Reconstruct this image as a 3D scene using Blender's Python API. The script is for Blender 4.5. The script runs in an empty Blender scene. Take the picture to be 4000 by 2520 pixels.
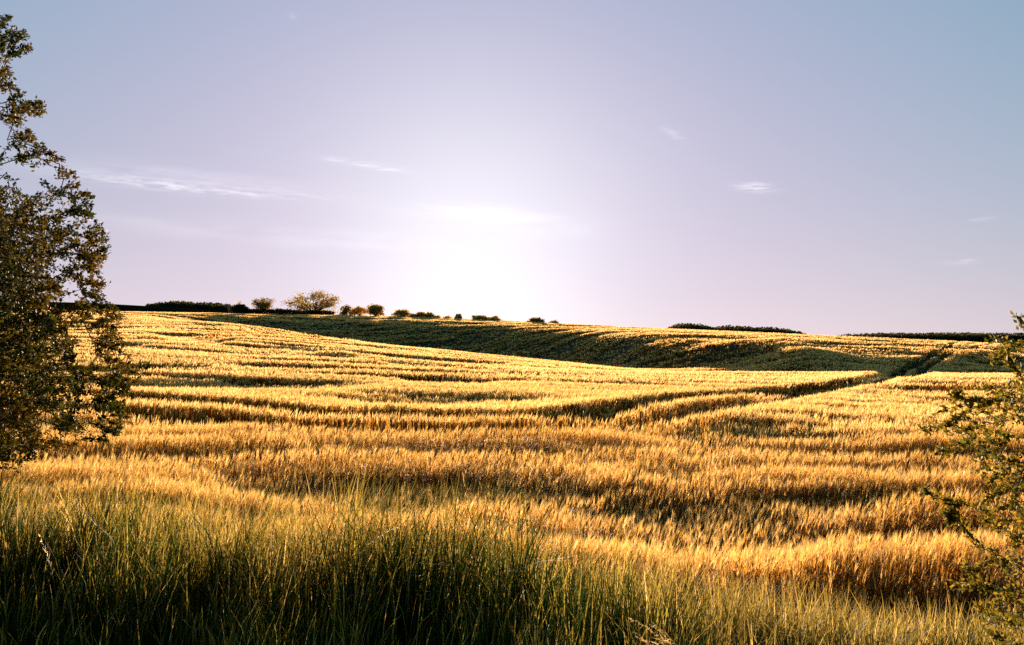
import bpy, math
import numpy as np
from mathutils import Vector
R = math.radians
rng = np.random.default_rng(11)
sc = bpy.context.scene
COL = sc.collection

# ------------------------------------------------------------------ camera
F = 800.0
PITCH = math.atan(27.5 / F)
def ray(x, y):
    """image point -> (lateral slope, vertical slope) per metre of depth"""
    a = (np.asarray(x, float) - 512) / F
    b = (322.5 - np.asarray(y, float)) / F
    fw = math.cos(PITCH) - b * math.sin(PITCH)
    up = math.sin(PITCH) + b * math.cos(PITCH)
    return a / fw, up / fw
cam = bpy.data.cameras.new('camera')
cam.sensor_width = 36.0
cam.lens = 36.0 * F / 1024
cam.clip_start = 0.1
cam.clip_end = 20000
co = bpy.data.objects.new('camera', cam)
COL.objects.link(co)
co.rotation_euler = (math.pi / 2 + PITCH, 0, 0)
sc.camera = co

SUN_U, SUN_S = ray(472, 236)
SUN_AZ = math.atan(SUN_U)                 # measured from +Y towards +X
SUN_EL = R(7.4)
SUN = Vector((math.sin(SUN_AZ) * math.cos(SUN_EL), math.cos(SUN_AZ) * math.cos(SUN_EL), math.sin(SUN_EL)))

# ------------------------------------------------------------------ noise
_tab = np.random.default_rng(5).random((256, 256))
def vnoise(x, y, seed=0):
    x = x + seed * 17.31; y = y + seed * 9.77
    xi = np.floor(x).astype(int); yi = np.floor(y).astype(int)
    fx = x - xi; fy = y - yi
    fx = fx * fx * (3 - 2 * fx); fy = fy * fy * (3 - 2 * fy)
    a = _tab[xi & 255, yi & 255]; b = _tab[(xi + 1) & 255, yi & 255]
    c = _tab[xi & 255, (yi + 1) & 255]; d = _tab[(xi + 1) & 255, (yi + 1) & 255]
    return (a * (1 - fx) + b * fx) * (1 - fy) + (c * (1 - fx) + d * fx) * fy
def fbm(x, y, seed=0, octs=3):
    s = 0; w = 0
    for k in range(octs):
        a = 0.5 ** k
        s = s + a * vnoise(x * 2 ** k, y * 2 ** k, seed + 3 * k); w += a
    return s / w
def sstep(a, b, x):
    t = np.clip((x - a) / (b - a), 0, 1)
    return t * t * (3 - 2 * t)

# ------------------------------------------------------------------ terrain (top of the crop as seen from the road)
# per image column: (depth, image row) control points down the field
def C(x, pts):
    ds = []; hs = []
    for d, y in pts:
        _, s = ray(x, y)
        ds.append(d); hs.append(s * d)
    return x, np.array(ds), np.array(hs)
cols = [
 C(-260, [(7, 545), (12, 465), (20, 425), (36, 385), (60, 352), (105, 328), (200, 311), (235, 309), (268, 308.5), (300, 308)]),
 C(0,   [(7, 545), (12, 465), (20, 425), (36, 385), (60, 352), (105, 329), (200, 313.5), (235, 311), (268, 310), (300, 309.5)]),
 C(155, [(7, 545), (12, 465), (20, 425), (36, 385), (62, 353), (108, 331), (175, 317.5), (212, 316.5), (262, 312.5), (300, 311.5)]),
 C(230, [(7, 545), (12, 464), (20, 424), (36, 386), (62, 356), (104, 336), (165, 323), (230, 329), (260, 314.8), (300, 313)]),
 C(300, [(7, 545), (12, 463), (20, 424), (36, 387), (62, 359), (95, 343), (145, 332), (222, 338), (256, 316.5), (300, 313.6)]),
 C(390, [(7, 545), (12, 462), (20, 423), (36, 388), (60, 364), (85, 353), (122, 344.5), (205, 352), (245, 320), (285, 315.5)]),
 C(480, [(7, 545), (12, 462), (20, 422), (36, 389), (58, 370), (78, 361), (108, 354), (186, 362), (224, 325), (262, 319)]),
 C(560, [(7, 545), (12, 462), (20, 422), (36, 390), (58, 373), (76, 366.5), (98, 361), (156, 366), (190, 330), (238, 323)]),
 C(620, [(7, 545), (12, 462), (20, 422), (36, 391), (58, 375), (74, 370), (90, 366.5), (132, 367.5), (156, 334.5), (218, 326)]),
 C(700, [(7, 545), (12, 463), (20, 422), (36, 392), (56, 378.5), (72, 372.5), (86, 369.5), (109, 367), (128, 338.5), (190, 329.5)]),
 C(800, [(7, 546), (12, 465), (20, 424), (36, 395), (54, 381.5), (70, 374.5), (80, 371), (96, 368), (111, 344), (168, 333.5)]),
 C(900, [(7, 548), (12, 466), (20, 425), (36, 397), (52, 383.5), (66, 376.5), (78, 371.5), (92, 367), (111, 347), (156, 338)]),
 C(965, [(7, 548), (12, 467), (20, 426), (36, 398), (52, 384), (66, 377), (78, 372.5), (90, 368), (112, 349.5), (150, 341)]),
 C(1030,[(7, 548), (12, 467), (20, 426), (36, 398), (52, 384), (66, 377), (78, 373), (88, 370), (113, 351), (148, 344)]),
 C(1300,[(7, 548), (12, 467), (20, 426), (36, 398), (52, 386), (66, 380), (78, 377), (92, 372), (114, 360), (148, 352)]),
]
CU = np.array([(c[0] - 512) / F for c in cols])
LD = np.linspace(math.log(7), math.log(700), 560)       # log depth table
def hermite(xs, ys, x):
    d = np.diff(ys) / np.diff(xs)
    m = np.concatenate([[d[0]], np.where(d[:-1] * d[1:] > 0, 2 * d[:-1] * d[1:] / (d[:-1] + d[1:] + 1e-12 * np.sign(d[:-1] + d[1:] + 1e-9)), 0), [d[-1]]])
    i = np.clip(np.searchsorted(xs, x) - 1, 0, len(xs) - 2)
    h = xs[i + 1] - xs[i]; t = (x - xs[i]) / h
    return ((1 + 2 * t) * (1 - t) ** 2) * ys[i] + t * (1 - t) ** 2 * h * m[i] + t * t * (3 - 2 * t) * ys[i + 1] + t * t * (t - 1) * h * m[i + 1]
NU = 200
UG = np.linspace(CU[0], CU[-1], NU)
# control points interpolate across columns first (keeps the landforms continuous), then down each column
DD = np.array([c[1] for c in cols]); HH = np.array([c[2] for c in cols])
TAB = np.zeros((NU, len(LD)))
DSK = np.zeros(NU)
for i, u in enumerate(UG):
    ds = np.array([np.interp(u, CU, DD[:, k]) for k in range(DD.shape[1])])
    hs = np.array([np.interp(u, CU, HH[:, k]) for k in range(HH.shape[1])])
    D = np.exp(LD)
    h = hermite(ds, hs, np.clip(D, ds[0], ds[-1]))
    sl = hs[-1] / ds[-1]
    over = np.maximum(D - ds[-1], 0)
    h = np.where(over > 0, hs[-1] + (sl * over - 0.00022 * over ** 2 - 0.004 * over) * (over < 80) + (over >= 80) * (sl * 80 - 1.408 - 0.32 - (over - 80) * 0.012), h)
    TAB[i] = h; DSK[i] = ds[-1]
for _ in range(3):
    TAB[1:-1] = (TAB[:-2] + 2 * TAB[1:-1] + TAB[2:]) / 4
def top0(X, Y):
    Yc = np.maximum(Y, 7.0)
    u = np.clip(X / Yc, UG[0], UG[-1])
    fi = (u - UG[0]) / (UG[-1] - UG[0]) * (NU - 1.001)
    ft = (np.log(Yc) - LD[0]) / (LD[-1] - LD[0]) * (len(LD) - 1)
    ft = np.clip(ft, 0, len(LD) - 1.001)
    i = fi.astype(int); j = ft.astype(int); a = fi - i; b = ft - j
    h = (TAB[i, j] * (1 - a) + TAB[i + 1, j] * a) * (1 - b) + (TAB[i, j + 1] * (1 - a) + TAB[i + 1, j + 1] * a) * b
    return h - np.maximum(Y - 700, 0) * 0.012
CROP = 0.85
def edge_y(X):                                   # where the verge ends and the barley begins
    return np.clip(7.1 - 0.16 * X, 5.6, 9.5) + 0.5 * (vnoise(X * 0.8, X * 0 + 3.3, 4) - 0.5)
def ground(X, Y):
    X = np.asarray(X, float); Y = np.asarray(Y, float)
    field = top0(X, Y) - CROP
    verge = -1.72 - 0.045 * np.clip(X, -5, 5) + 0.12 * (fbm(X * 0.7, Y * 0.7, 2) - 0.5)
    e = edge_y(X)
    k = sstep(-2.2, -0.2, Y - e)
    und = 1.6 * (fbm(X / 60, Y / 34, 8, 2) - 0.5) * sstep(25, 60, Y) * 0.7 + 0.0
    und = und + 2.6 * (fbm(X / 15, Y / 10, 141, 2) - 0.5) * sstep(82, 96, Y) * sstep(150, 118, Y) * sstep(18, 48, X)
    return verge * (1 - k) + (field + und * sstep(180, 90, Y)) * k

def unproject(x, y):
    u, s = ray(x, y)
    D = np.exp(np.linspace(math.log(7), math.log(330), 1500))
    t = ground(u * D, D) + CROP; t[D < 11] = top0(u * D, D)[D < 11]
    hit = np.nonzero(s * D <= t + 0.02)[0]
    d = D[hit[0]] if len(hit) else 300.0
    return float(u * d), float(d)

trackA = [(1100, 300), (958, 340.2), (954.6, 341.4), (938.3, 348.9), (919, 360.4), (898, 370), (873, 375.7), (840.7, 380.5), (792.8, 384.8), (754.6, 388.2), (716.3, 390.1), (678, 393), (639.7, 396.8), (601.5, 401.6), (563.2, 407.3), (510, 410), (425, 409), (353, 405.5), (276, 400), (212, 396.5), (127, 391), (20, 386), (-150, 380)]
trackB = [(972, 340.5), (965, 341.5), (953.6, 348), (938.3, 357.6), (921, 368), (900, 373.8), (869.4, 378.6), (840.7, 382.9), (812, 388), (773.7, 393.5), (735.4, 398), (697.2, 402.6), (658.9, 407.4), (620.6, 412.2), (563.2, 418), (510, 421), (425, 421), (353, 418), (276, 413.5), (212, 409.5), (127, 404), (20, 400), (-150, 394)]
trackC = [(819.6, 337.5), (790, 340), (754.6, 344), (726, 350.5), (695, 358.5), (659, 366.2)]
trackD = [(800, 337.2), (772, 339), (735, 343), (706, 348.5), (678, 355), (640, 363)]
trackA = trackA[1:]
def keep_far(ps):
    q = [unproject(*p) for p in ps]
    return np.array([p for p in q if p[1] < 290 and p[1] < DSKY(p) - 2])
def DSKY(p): return float(np.interp(p[0] / p[1], UG, DSK))
TR = [keep_far(t) for t in (trackA, trackB, trackC, trackD)]
for t in TR[:2]:                                   # carry the wheel tracks on over the brow
    pass
for k in (0, 1):
    dv = TR[k][0] - TR[k][1]; dv = dv / np.linalg.norm(dv)
    TR[k] = np.vstack([TR[k][0] + dv * 45, TR[k]])
def smooth_line(p, n=260):
    t = np.concatenate([[0], np.cumsum(np.linalg.norm(np.diff(p, axis=0), axis=1))])
    q = np.linspace(0, t[-1], n)
    o = np.stack([np.interp(q, t, p[:, 0]), np.interp(q, t, p[:, 1])], 1)
    for _ in range(6):
        o[1:-1] = (o[:-2] + 2 * o[1:-1] + o[2:]) / 4
    return o
TR = [smooth_line(t) for t in TR]
def track_dist(X, Y):
    d = np.full(X.shape, 99.0)
    for t in TR:
        a = t[:-1]; b = t[1:]; ab = b - a; L = (ab ** 2).sum(1) + 1e-9
        for s in range(0, len(X), 60000):
            px = X[s:s + 60000, None]; py = Y[s:s + 60000, None]
            k = np.clip(((px - a[:, 0]) * ab[:, 0] + (py - a[:, 1]) * ab[:, 1]) / L, 0, 1)
            q = (px - a[:, 0] - k * ab[:, 0]) ** 2 + (py - a[:, 1] - k * ab[:, 1]) ** 2
            d[s:s + 60000] = np.minimum(d[s:s + 60000], np.sqrt(q.min(1)))
    return d
# hollows in the crop (image position, half widths in metres across and along, depth)
HOL = [(415, 461, 1.5, 1.1, .34), (318, 455, 1.4, .9, .26), (480, 455, 1.0, .7, .2), (735, 418, 2.4, 2.6, .32), (205, 412, 2.2, 1.8, .3), (200, 379, 4.5, 3.2, .36), (440, 392, 2.8, 3.0, .34),
       (860, 432, 2.5, 1.1, .25), (640, 478, 1.2, .8, .25), (840, 500, 1.6, .7, .3), (990, 497, 1.2, .6, .28), (590, 447, 1.6, .9, .2), (130, 440, 1.5, 1.0, .25), (290, 398, 3, 1.3, .15),
       (560, 500, .8, .5, .22), (330, 480, 1.0, .5, .2), (720, 520, .7, .4, .25), (980, 447, 3.0, .9, .28), (780, 440, 1.6, .8, .22), (300, 437, 3.0, .9, .24), (500, 436, 2.4, .8, .16), (900, 465, 2.6, .8, .2)]
HOLP = [(unproject(x, y), a, b, d) for x, y, a, b, d in HOL]
def crop_drop(X, Y):
    """how far the crop stands below its full height here"""
    wx = X + 2.5 * fbm(X / 14, Y / 14, 15, 2)
    n1 = fbm(wx / 5.5 + .1 * Y, Y / 1.15, 21, 3); n2 = fbm(wx / 10, Y / 2.6 + .05 * X, 24, 3); n3 = fbm(wx / 15, Y / 5.0 + .06 * X, 27, 3)
    k1 = sstep(34, 12, Y); k3 = sstep(50, 110, Y); k2 = 1 - .6 * k1 - .3 * k3
    w2 = fbm(X / 2.0, Y / 0.7, 31, 2)
    drop = .26 * k1 * sstep(.50, .36, n1) + .40 * k2 * sstep(.50, .37, n2) + .5 * k3 * sstep(.52, .38, n3)
    drop = drop + 0.16 * sstep(0.5, 0.25, w2) * sstep(45, 15, Y) + 0.04
    # drill bouts: shallow steps across the field
    for per, lo, hi, amp, sd in ((2.6, 8, 40, .16, 52), (5.2, 35, 330, .26, 58)):
        ph = (Y + 0.22 * X + 1.6 * fbm(X / 11, Y / 25, 44, 2)) / per
        saw = ph - np.floor(ph)
        drop = drop + amp * (1 - sstep(0, 0.5, saw)) * sstep(.35, .6, fbm(X / 7, Y / 5, sd, 2)) * sstep(lo - 4, lo + 6, Y) * sstep(hi + 12, hi - 4, Y)
    td = track_dist(X, Y)
    drop = drop * sstep(1.0, 4.5, td)
    TD = 0.60 * np.exp(-np.clip(td / np.interp(Y, [18, 32, 45, 58, 68, 88, 98, 150, 200], [1.3, 1.2, 1.05, 1.2, 1.7, 1.5, .75, .6, .8]), 0, 3) ** 8)
    for (px, py), a, b, d in HOLP:
        dx = (X - px) / (a * 1.5); dy = (Y - py) / b
        q = dx * dx + dy * dy + 0.6 * (vnoise(X * 1.3, Y * 1.7, 61) - 0.5)
        drop = drop + d * 1.25 * np.exp(-np.clip(q, 0, 9) ** 2 * 0.6) * sstep(1.0, 2.2, td)
    return np.clip(np.maximum(drop, TD), 0, 0.66)

# ------------------------------------------------------------------ materials
def nt(m):
    m.use_nodes = True
    t = m.node_tree; t.nodes.clear()
    return t, t.nodes, t.links
def plant_mat(name, refl=0.45, trans=0.9, rough=0.6, spec=0.25, transcol=(1, 1, 1), var=0.25, scale=40):
    """thin plant tissue: vertex colour reflected and passed through, slight gloss"""
    m = bpy.data.materials.new(name); t, N, L = nt(m)
    a = N.new('ShaderNodeAttribute'); a.attribute_name = 'tone'
    ns = N.new('ShaderNodeTexNoise'); ns.inputs['Scale'].default_value = scale; ns.inputs['Detail'].default_value = 2
    tc = N.new('ShaderNodeTexCoord'); L.new(tc.outputs['Object'], ns.inputs['Vector'])
    mr = N.new('ShaderNodeMapRange'); mr.inputs['To Min'].default_value = 1 - var; mr.inputs['To Max'].default_value = 1 + var
    L.new(ns.outputs['Fac'], mr.inputs['Value'])
    mm = N.new('ShaderNodeMix'); mm.data_type = 'RGBA'; mm.blend_type = 'MULTIPLY'; mm.inputs['Factor'].default_value = 1
    L.new(a.outputs['Color'], mm.inputs['A']); L.new(mr.outputs['Result'], mm.inputs['B'])
    def scaled(col):
        k = N.new('ShaderNodeMix'); k.data_type = 'RGBA'; k.blend_type = 'MULTIPLY'; k.inputs['Factor'].default_value = 1
        L.new(mm.outputs['Result'], k.inputs['A']); k.inputs['B'].default_value = (*col, 1)
        return k.outputs['Result']
    p = N.new('ShaderNodeBsdfPrincipled'); p.inputs['Roughness'].default_value = rough; p.inputs['Specular IOR Level'].default_value = spec
    L.new(scaled((refl,) * 3), p.inputs['Base Color'])
    tr = N.new('ShaderNodeBsdfTranslucent'); L.new(scaled([trans * c for c in transcol]), tr.inputs['Color'])
    ad = N.new('ShaderNodeAddShader'); L.new(p.outputs[0], ad.inputs[0]); L.new(tr.outputs[0], ad.inputs[1])
    o = N.new('ShaderNodeOutputMaterial'); L.new(ad.outputs[0], o.inputs['Surface'])
    return m
def noise_mat(name, c1, c2, scale, rough=0.9, bump=0.3, detail=8):
    m = bpy.data.materials.new(name); t, N, L = nt(m)
    tc = N.new('ShaderNodeTexCoord')
    ns = N.new('ShaderNodeTexNoise'); ns.inputs['Scale'].default_value = scale; ns.inputs['Detail'].default_value = detail
    L.new(tc.outputs['Object'], ns.inputs['Vector'])
    r = N.new('ShaderNodeValToRGB'); r.color_ramp.elements[0].color = (*c1, 1); r.color_ramp.elements[1].color = (*c2, 1)
    r.color_ramp.elements[0].position = 0.35; r.color_ramp.elements[1].position = 0.68
    L.new(ns.outputs['Fac'], r.inputs['Fac'])
    p = N.new('ShaderNodeBsdfPrincipled'); p.inputs['Roughness'].default_value = rough; p.inputs['Specular IOR Level'].default_value = 0.15
    L.new(r.outputs['Color'], p.inputs['Base Color'])
    b = N.new('ShaderNodeBump'); b.inputs['Strength'].default_value = bump; L.new(ns.outputs['Fac'], b.inputs['Height']); L.new(b.outputs[0], p.inputs['Normal'])
    o = N.new('ShaderNodeOutputMaterial'); L.new(p.outputs[0], o.inputs['Surface'])
    return m
M_BARLEY = plant_mat('barley', refl=0.16, trans=1.0, spec=0.12, transcol=(1.0, 0.93, 0.75))
M_GRASS = plant_mat('grass_blades', refl=0.26, trans=1.0, spec=0.07, rough=0.6, transcol=(1.0, 0.95, 0.7))
M_LEAF = plant_mat('hawthorn_leaf', refl=0.35, trans=0.75, spec=0.12, rough=0.6, transcol=(1.1, 0.9, 0.35))
M_FARLEAF = plant_mat('far_foliage', refl=0.6, trans=0.8, spec=0.1, transcol=(1.1, 0.9, 0.45), scale=1)
M_BARK = noise_mat('bark', (0.035, 0.025, 0.016), (0.09, 0.065, 0.042), 30)
M_SOIL = noise_mat('field_soil', (0.028, 0.020, 0.010), (0.055, 0.045, 0.018), 1.2)
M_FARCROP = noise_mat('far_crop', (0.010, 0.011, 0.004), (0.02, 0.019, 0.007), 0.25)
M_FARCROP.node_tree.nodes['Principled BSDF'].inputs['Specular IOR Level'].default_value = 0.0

# ------------------------------------------------------------------ mesh helper
def build(name, verts, faces, mat, tone=None, parent=None, smooth=False, loc=None):
    """verts (N,3), faces (M,k); tone (N,3) linear colour per vertex"""
    me = bpy.data.meshes.new(name)
    verts = np.ascontiguousarray(verts, np.float32); faces = np.ascontiguousarray(faces, np.int32)
    if loc is not None:
        verts = verts - np.array(loc, np.float32)
    n = len(verts); m, k = faces.shape
    me.vertices.add(n); me.vertices.foreach_set('co', verts.ravel())
    me.loops.add(m * k); me.loops.foreach_set('vertex_index', faces.ravel())
    me.polygons.add(m); me.polygons.foreach_set('loop_start', np.arange(0, m * k, k, dtype=np.int32))
    if tone is not None:
        at = me.attributes.new('tone', 'FLOAT_COLOR', 'POINT')
        c = np.ones((n, 4), np.float32); c[:, :3] = tone
        at.data.foreach_set('color', c.ravel())
    me.update(calc_edges=True)
    if smooth:
        me.polygons.foreach_set('use_smooth', np.ones(m, bool))
    me.materials.append(mat)
    o = bpy.data.objects.new(name, me); COL.objects.link(o)
    if loc is not None: o.location = loc
    if parent is not None:
        o.parent = parent
        o.location = (0, 0, 0) if loc is not None else o.location
    return o
def tag(o, label=None, cat=None, group=None, kind=None):
    if label: o['label'] = label
    if cat: o['category'] = cat
    if group: o['group'] = group
    if kind: o['kind'] = kind
    return o
def empty(name, loc, label, cat, group=None):
    o = bpy.data.objects.new(name, None); COL.objects.link(o); o.location = loc
    o.empty_display_size = 0.3
    return tag(o, label, cat, group)

class Soup:
    """collects triangles"""
    def __init__(s): s.v = []; s.f = []; s.c = []; s.n = 0
    def add(s, v, f, c):
        s.v.append(v); s.f.append(f + s.n); s.c.append(c); s.n += len(v)
    def done(s): return np.concatenate(s.v), np.concatenate(s.f), np.concatenate(s.c)
def tris(soup, A, B, Cc, col):
    n = len(A)
    v = np.stack([A, B, Cc], 1).reshape(-1, 3)
    soup.add(v, np.arange(3 * n).reshape(n, 3), np.repeat(col, 3, 0))
def ribbon(soup, P, width, side, col):
    """P (n,k,3) centre lines, width (n,k), side (n,3) -> tapered strips"""
    n, k, _ = P.shape
    Lf = P - side[:, None, :] * width[..., None] / 2
    Rt = P + side[:, None, :] * width[..., None] / 2
    v = np.stack([Lf, Rt], 2).reshape(n * k * 2, 3)
    base = (np.arange(n) * k * 2)[:, None]
    f = []
    for j in range(k - 1):
        q = 2 * j
        f.append(np.stack([base[:, 0] + q, base[:, 0] + q + 1, base[:, 0] + q + 3], 1))
        f.append(np.stack([base[:, 0] + q, base[:, 0] + q + 3, base[:, 0] + q + 2], 1))
    soup.add(v, np.concatenate(f), np.repeat(col, 2 * k, 0))

# ------------------------------------------------------------------ ground sheet
ug = np.concatenate([[-8, -5, -3, -2, -1.5, -1.2], np.linspace(-1.0, 1.0, 240), [1.2, 1.5, 2, 3, 5, 8]])
yg = np.concatenate([[-2500, -900, -300, -100, -40, -15, -6, -3], np.linspace(-1, 9, 60), np.exp(np.linspace(math.log(9.3), math.log(420), 300)), np.exp(np.linspace(math.log(450), math.log(9000), 24))])
UU, YY = np.meshgrid(ug, yg)
XX = UU * np.maximum(np.abs(YY), 9)
ZZ = ground(XX, YY)
ZZ = np.where(np.abs(YY) > 1500, np.maximum(ZZ, -45), ZZ)
V = np.stack([XX, YY, ZZ], -1).reshape(-1, 3)
nx = len(ug); ny = len(yg)
idx = np.arange(nx * ny).reshape(ny, nx)
Fq = np.stack([idx[:-1, :-1], idx[:-1, 1:], idx[1:, 1:], idx[1:, :-1]], -1).reshape(-1, 4)
g = build('ground', V, Fq, M_SOIL, smooth=True)
tag(g, 'rolling farmland soil under the crops and verge', kind='structure')

# ------------------------------------------------------------------ barley
def sky_depth(X, Y):
    return np.interp(X / np.maximum(Y, 7), UG, DSK)
def scatter(y0, y1, dens, umax=0.74, grow=0.0):
    """points in the view wedge between two depths, about dens per square metre"""
    area = umax * (y1 ** 2 - y0 ** 2)
    n = int(area * dens)
    Y = np.sqrt(rng.random(n) * (y1 ** 2 - y0 ** 2) + y0 ** 2)
    X = (rng.random(n) * 2 - 1) * umax * Y
    return X, Y
def prep(X, Y):
    keep = (Y > edge_y(X)) & (Y < sky_depth(X, Y) + 25)
    X = X[keep]; Y = Y[keep]
    td = track_dist(X, Y)
    hw = np.interp(Y, [20, 32, 50, 100], [.85, .75, .55, .5]) + 0.08 * (rng.random(len(X)) - 0.5)
    keep = td > hw
    X = X[keep]; Y = Y[keep]
    z = ground(X, Y)
    h = CROP - crop_drop(X, Y) + rng.normal(0, 0.035, len(X)) + 0.18 * (vnoise(X / .24, Y / .30, 95) * vnoise(X / .5 + 4, Y / .5, 96) - .3) * sstep(45, 14, Y)
    k = (h > CROP - .38) | (rng.random(len(X)) < .55)
    return X[k], Y[k], z[k], np.maximum(h[k], 0.25)
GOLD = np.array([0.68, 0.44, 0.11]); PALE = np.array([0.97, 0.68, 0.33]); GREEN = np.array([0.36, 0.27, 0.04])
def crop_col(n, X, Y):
    k = rng.random(n)[:, None] ** (1.6 - 1.1 * sstep(10, 60, Y))[:, None]  # paler with distance: glow and haze over the far field put into the colour
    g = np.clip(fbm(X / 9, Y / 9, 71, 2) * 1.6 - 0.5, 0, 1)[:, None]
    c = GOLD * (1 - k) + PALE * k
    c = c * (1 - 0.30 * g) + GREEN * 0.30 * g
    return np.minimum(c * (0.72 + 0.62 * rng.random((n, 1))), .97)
soup = Soup()
def unit(v): return v / np.maximum(np.linalg.norm(v, axis=-1, keepdims=True), 1e-9)
def near_barley(X, Y):
    X, Y, z, h = prep(X, Y); n = len(X)
    P0 = np.stack([X, Y, z], 1)
    lean = np.stack([0.10 + rng.normal(0, .10, n), rng.normal(0, .10, n), np.ones(n)], 1)
    Pt = P0 + lean * h[:, None] * 0.80
    az = rng.random(n) * math.pi; side = np.stack([np.cos(az), np.sin(az) * .6, np.zeros(n)], 1)
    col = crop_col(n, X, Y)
    stemc = col * np.array([0.42, 0.29, 0.09])
    ribbon(soup, np.stack([P0, (P0 + Pt) / 2 + rng.normal(0, .01, (n, 3)), Pt], 1), np.full((n, 3), .0065), side, stemc)
    # ear: nods over the way the wind blows, awns beyond it
    d = unit(np.stack([0.25 + rng.normal(0, .22, n), rng.normal(0, .22, n), 1.0 + rng.normal(0, .1, n)], 1))
    Pe = Pt + d * 0.075
    ribbon(soup, np.stack([Pt, (Pt + Pe) / 2, Pe], 1), np.tile([.004, .011, .005], (n, 1)), side, col)
    side2 = np.cross(side, d)
    ribbon(soup, np.stack([Pt, (Pt + Pe) / 2, Pe], 1), np.tile([.004, .011, .005], (n, 1)), side2, col)
    for k in range(7):
        t = k / 6
        B = Pt + d * (0.02 + 0.055 * t)
        spread = rng.normal(0, .15, (n, 3)); spread[:, 2] = 0
        tip = B + unit(d + spread + np.array([.06, 0, 0])) * (0.085 + 0.04 * rng.random((n, 1)))
        w = side * .0042
        tris(soup, B - w / 2, B + w / 2, tip, col * 1.05)
    # leaves
    for k in range(4):
        hh = (0.40 + 0.42 * rng.random(n))[:, None]
        B = P0 * (1 - hh) + Pt * hh
        a = rng.random(n) * 2 * math.pi
        o = np.stack([np.cos(a), np.sin(a), np.zeros(n)], 1)
        Ls = (0.10 + 0.08 * rng.random(n))[:, None]
        p1 = B + o * Ls * .5 + np.array([0, 0, .06]); p2 = B + o * Ls * 1.1 + np.array([0, 0, .0])
        sd = np.stack([-np.sin(a), np.cos(a), np.zeros(n)], 1)
        ribbon(soup, np.stack([B, p1, p2], 1), np.tile([.009, .015, .002], (n, 1)), sd, stemc)
def mid_barley(X, Y, spikes, spread, w0, body, deep=0.5):
    X, Y, z, h = prep(X, Y); n = len(X)
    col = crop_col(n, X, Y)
    ws = w0 * np.maximum(Y, 10)
    az = rng.random(n) * math.pi
    side = np.stack([np.cos(az), np.sin(az) * .5, np.zeros(n)], 1)
    P0 = np.stack([X, Y, z], 1)
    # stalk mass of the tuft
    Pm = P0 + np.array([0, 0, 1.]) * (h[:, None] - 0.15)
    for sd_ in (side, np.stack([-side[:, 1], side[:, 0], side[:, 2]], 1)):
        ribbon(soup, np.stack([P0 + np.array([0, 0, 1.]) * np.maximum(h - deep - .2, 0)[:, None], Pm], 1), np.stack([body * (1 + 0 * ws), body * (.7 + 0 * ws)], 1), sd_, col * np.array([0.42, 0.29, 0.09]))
    for k in range(spikes):
        off = rng.normal(0, spread, (n, 3)); off[:, 2] = 0
        B = P0 + off + np.array([0, 0, 1.]) * (h[:, None] - 0.22 + rng.normal(0, .02, (n, 1)))
        d = unit(np.stack([0.26 + rng.normal(0, .2, n), rng.normal(0, .2, n), np.ones(n)], 1))
        L = (0.18 + 0.08 * rng.random(n))[:, None]
        mid = B + d * L * 0.5; tip = B + d * L
        w = ws * (0.7 + 0.6 * rng.random(n))
        a2 = rng.random(n) * math.pi
        sd = np.stack([np.cos(a2), np.sin(a2) * .5, np.zeros(n)], 1)
        ribbon(soup, np.stack([B, mid, tip], 1), np.stack([w * .35, w, w * .12], 1), sd, col * (0.8 + 0.4 * rng.random((n, 1))))
near_barley(*scatter(5.4, 14, 290, 0.80))
near_barley(*scatter(14, 22, 130, 0.74))
mid_barley(*scatter(22, 48, 62, 0.72), 3, .05, .0007, .07)
mid_barley(*scatter(48, 110, 18, 0.70), 3, .10, .0009, .16)
mid_barley(*scatter(110, 325, 4.2, 0.68), 3, .20, .0010, .34, deep=.4)
v, f, c = soup.done()
b = build('barley_field', v, f, M_BARLEY, tone=c)
tag(b, 'golden bearded barley crop rippling over the rolling field', 'crop', kind='stuff')
NB = len(f)

# ------------------------------------------------------------------ verge grass
soup = Soup()
def blades(X, Y, h, wid, colr, bend, segs=4, ztop=None):
    n = len(X)
    z = ground(X, Y)
    a = rng.random(n) * 2 * math.pi
    o = np.stack([np.cos(a), np.sin(a), np.zeros(n)], 1)
    t = np.linspace(0, 1, segs)
    b_ = bend * (0.4 + 1.2 * rng.random(n))
    P = np.stack([X, Y, z], 1)[:, None, :] + o[:, None, :] * (b_ * h)[:, None, None] * (t ** 2.2)[None, :, None]
    kk = np.clip(1 - (b_[:, None] ** 2) * 0.9 * t[None, :] ** 2, .15, 1)
    P[:, :, 2] += (h[:, None] * t[None, :]) * kk
    P[:, :, 0] += (0.06 * h)[:, None] * t[None, :] ** 1.5
    sa = a + math.pi / 2 + rng.normal(0, .5, n)
    side = np.stack([np.cos(sa), np.sin(sa), np.zeros(n)], 1)
    w = wid[:, None] * (1 - t[None, :] ** 1.6) ** 0.8 * (0.75 + .5 * np.minimum(t, .5))[None, :] + .0006
    ribbon(soup, P, w, side, colr)
    return P[:, -1], o
GG = np.array([0.019, 0.042, 0.006]); GY = np.array([0.33, 0.26, 0.05]); DRY = np.array([0.62, 0.44, 0.17])
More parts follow.
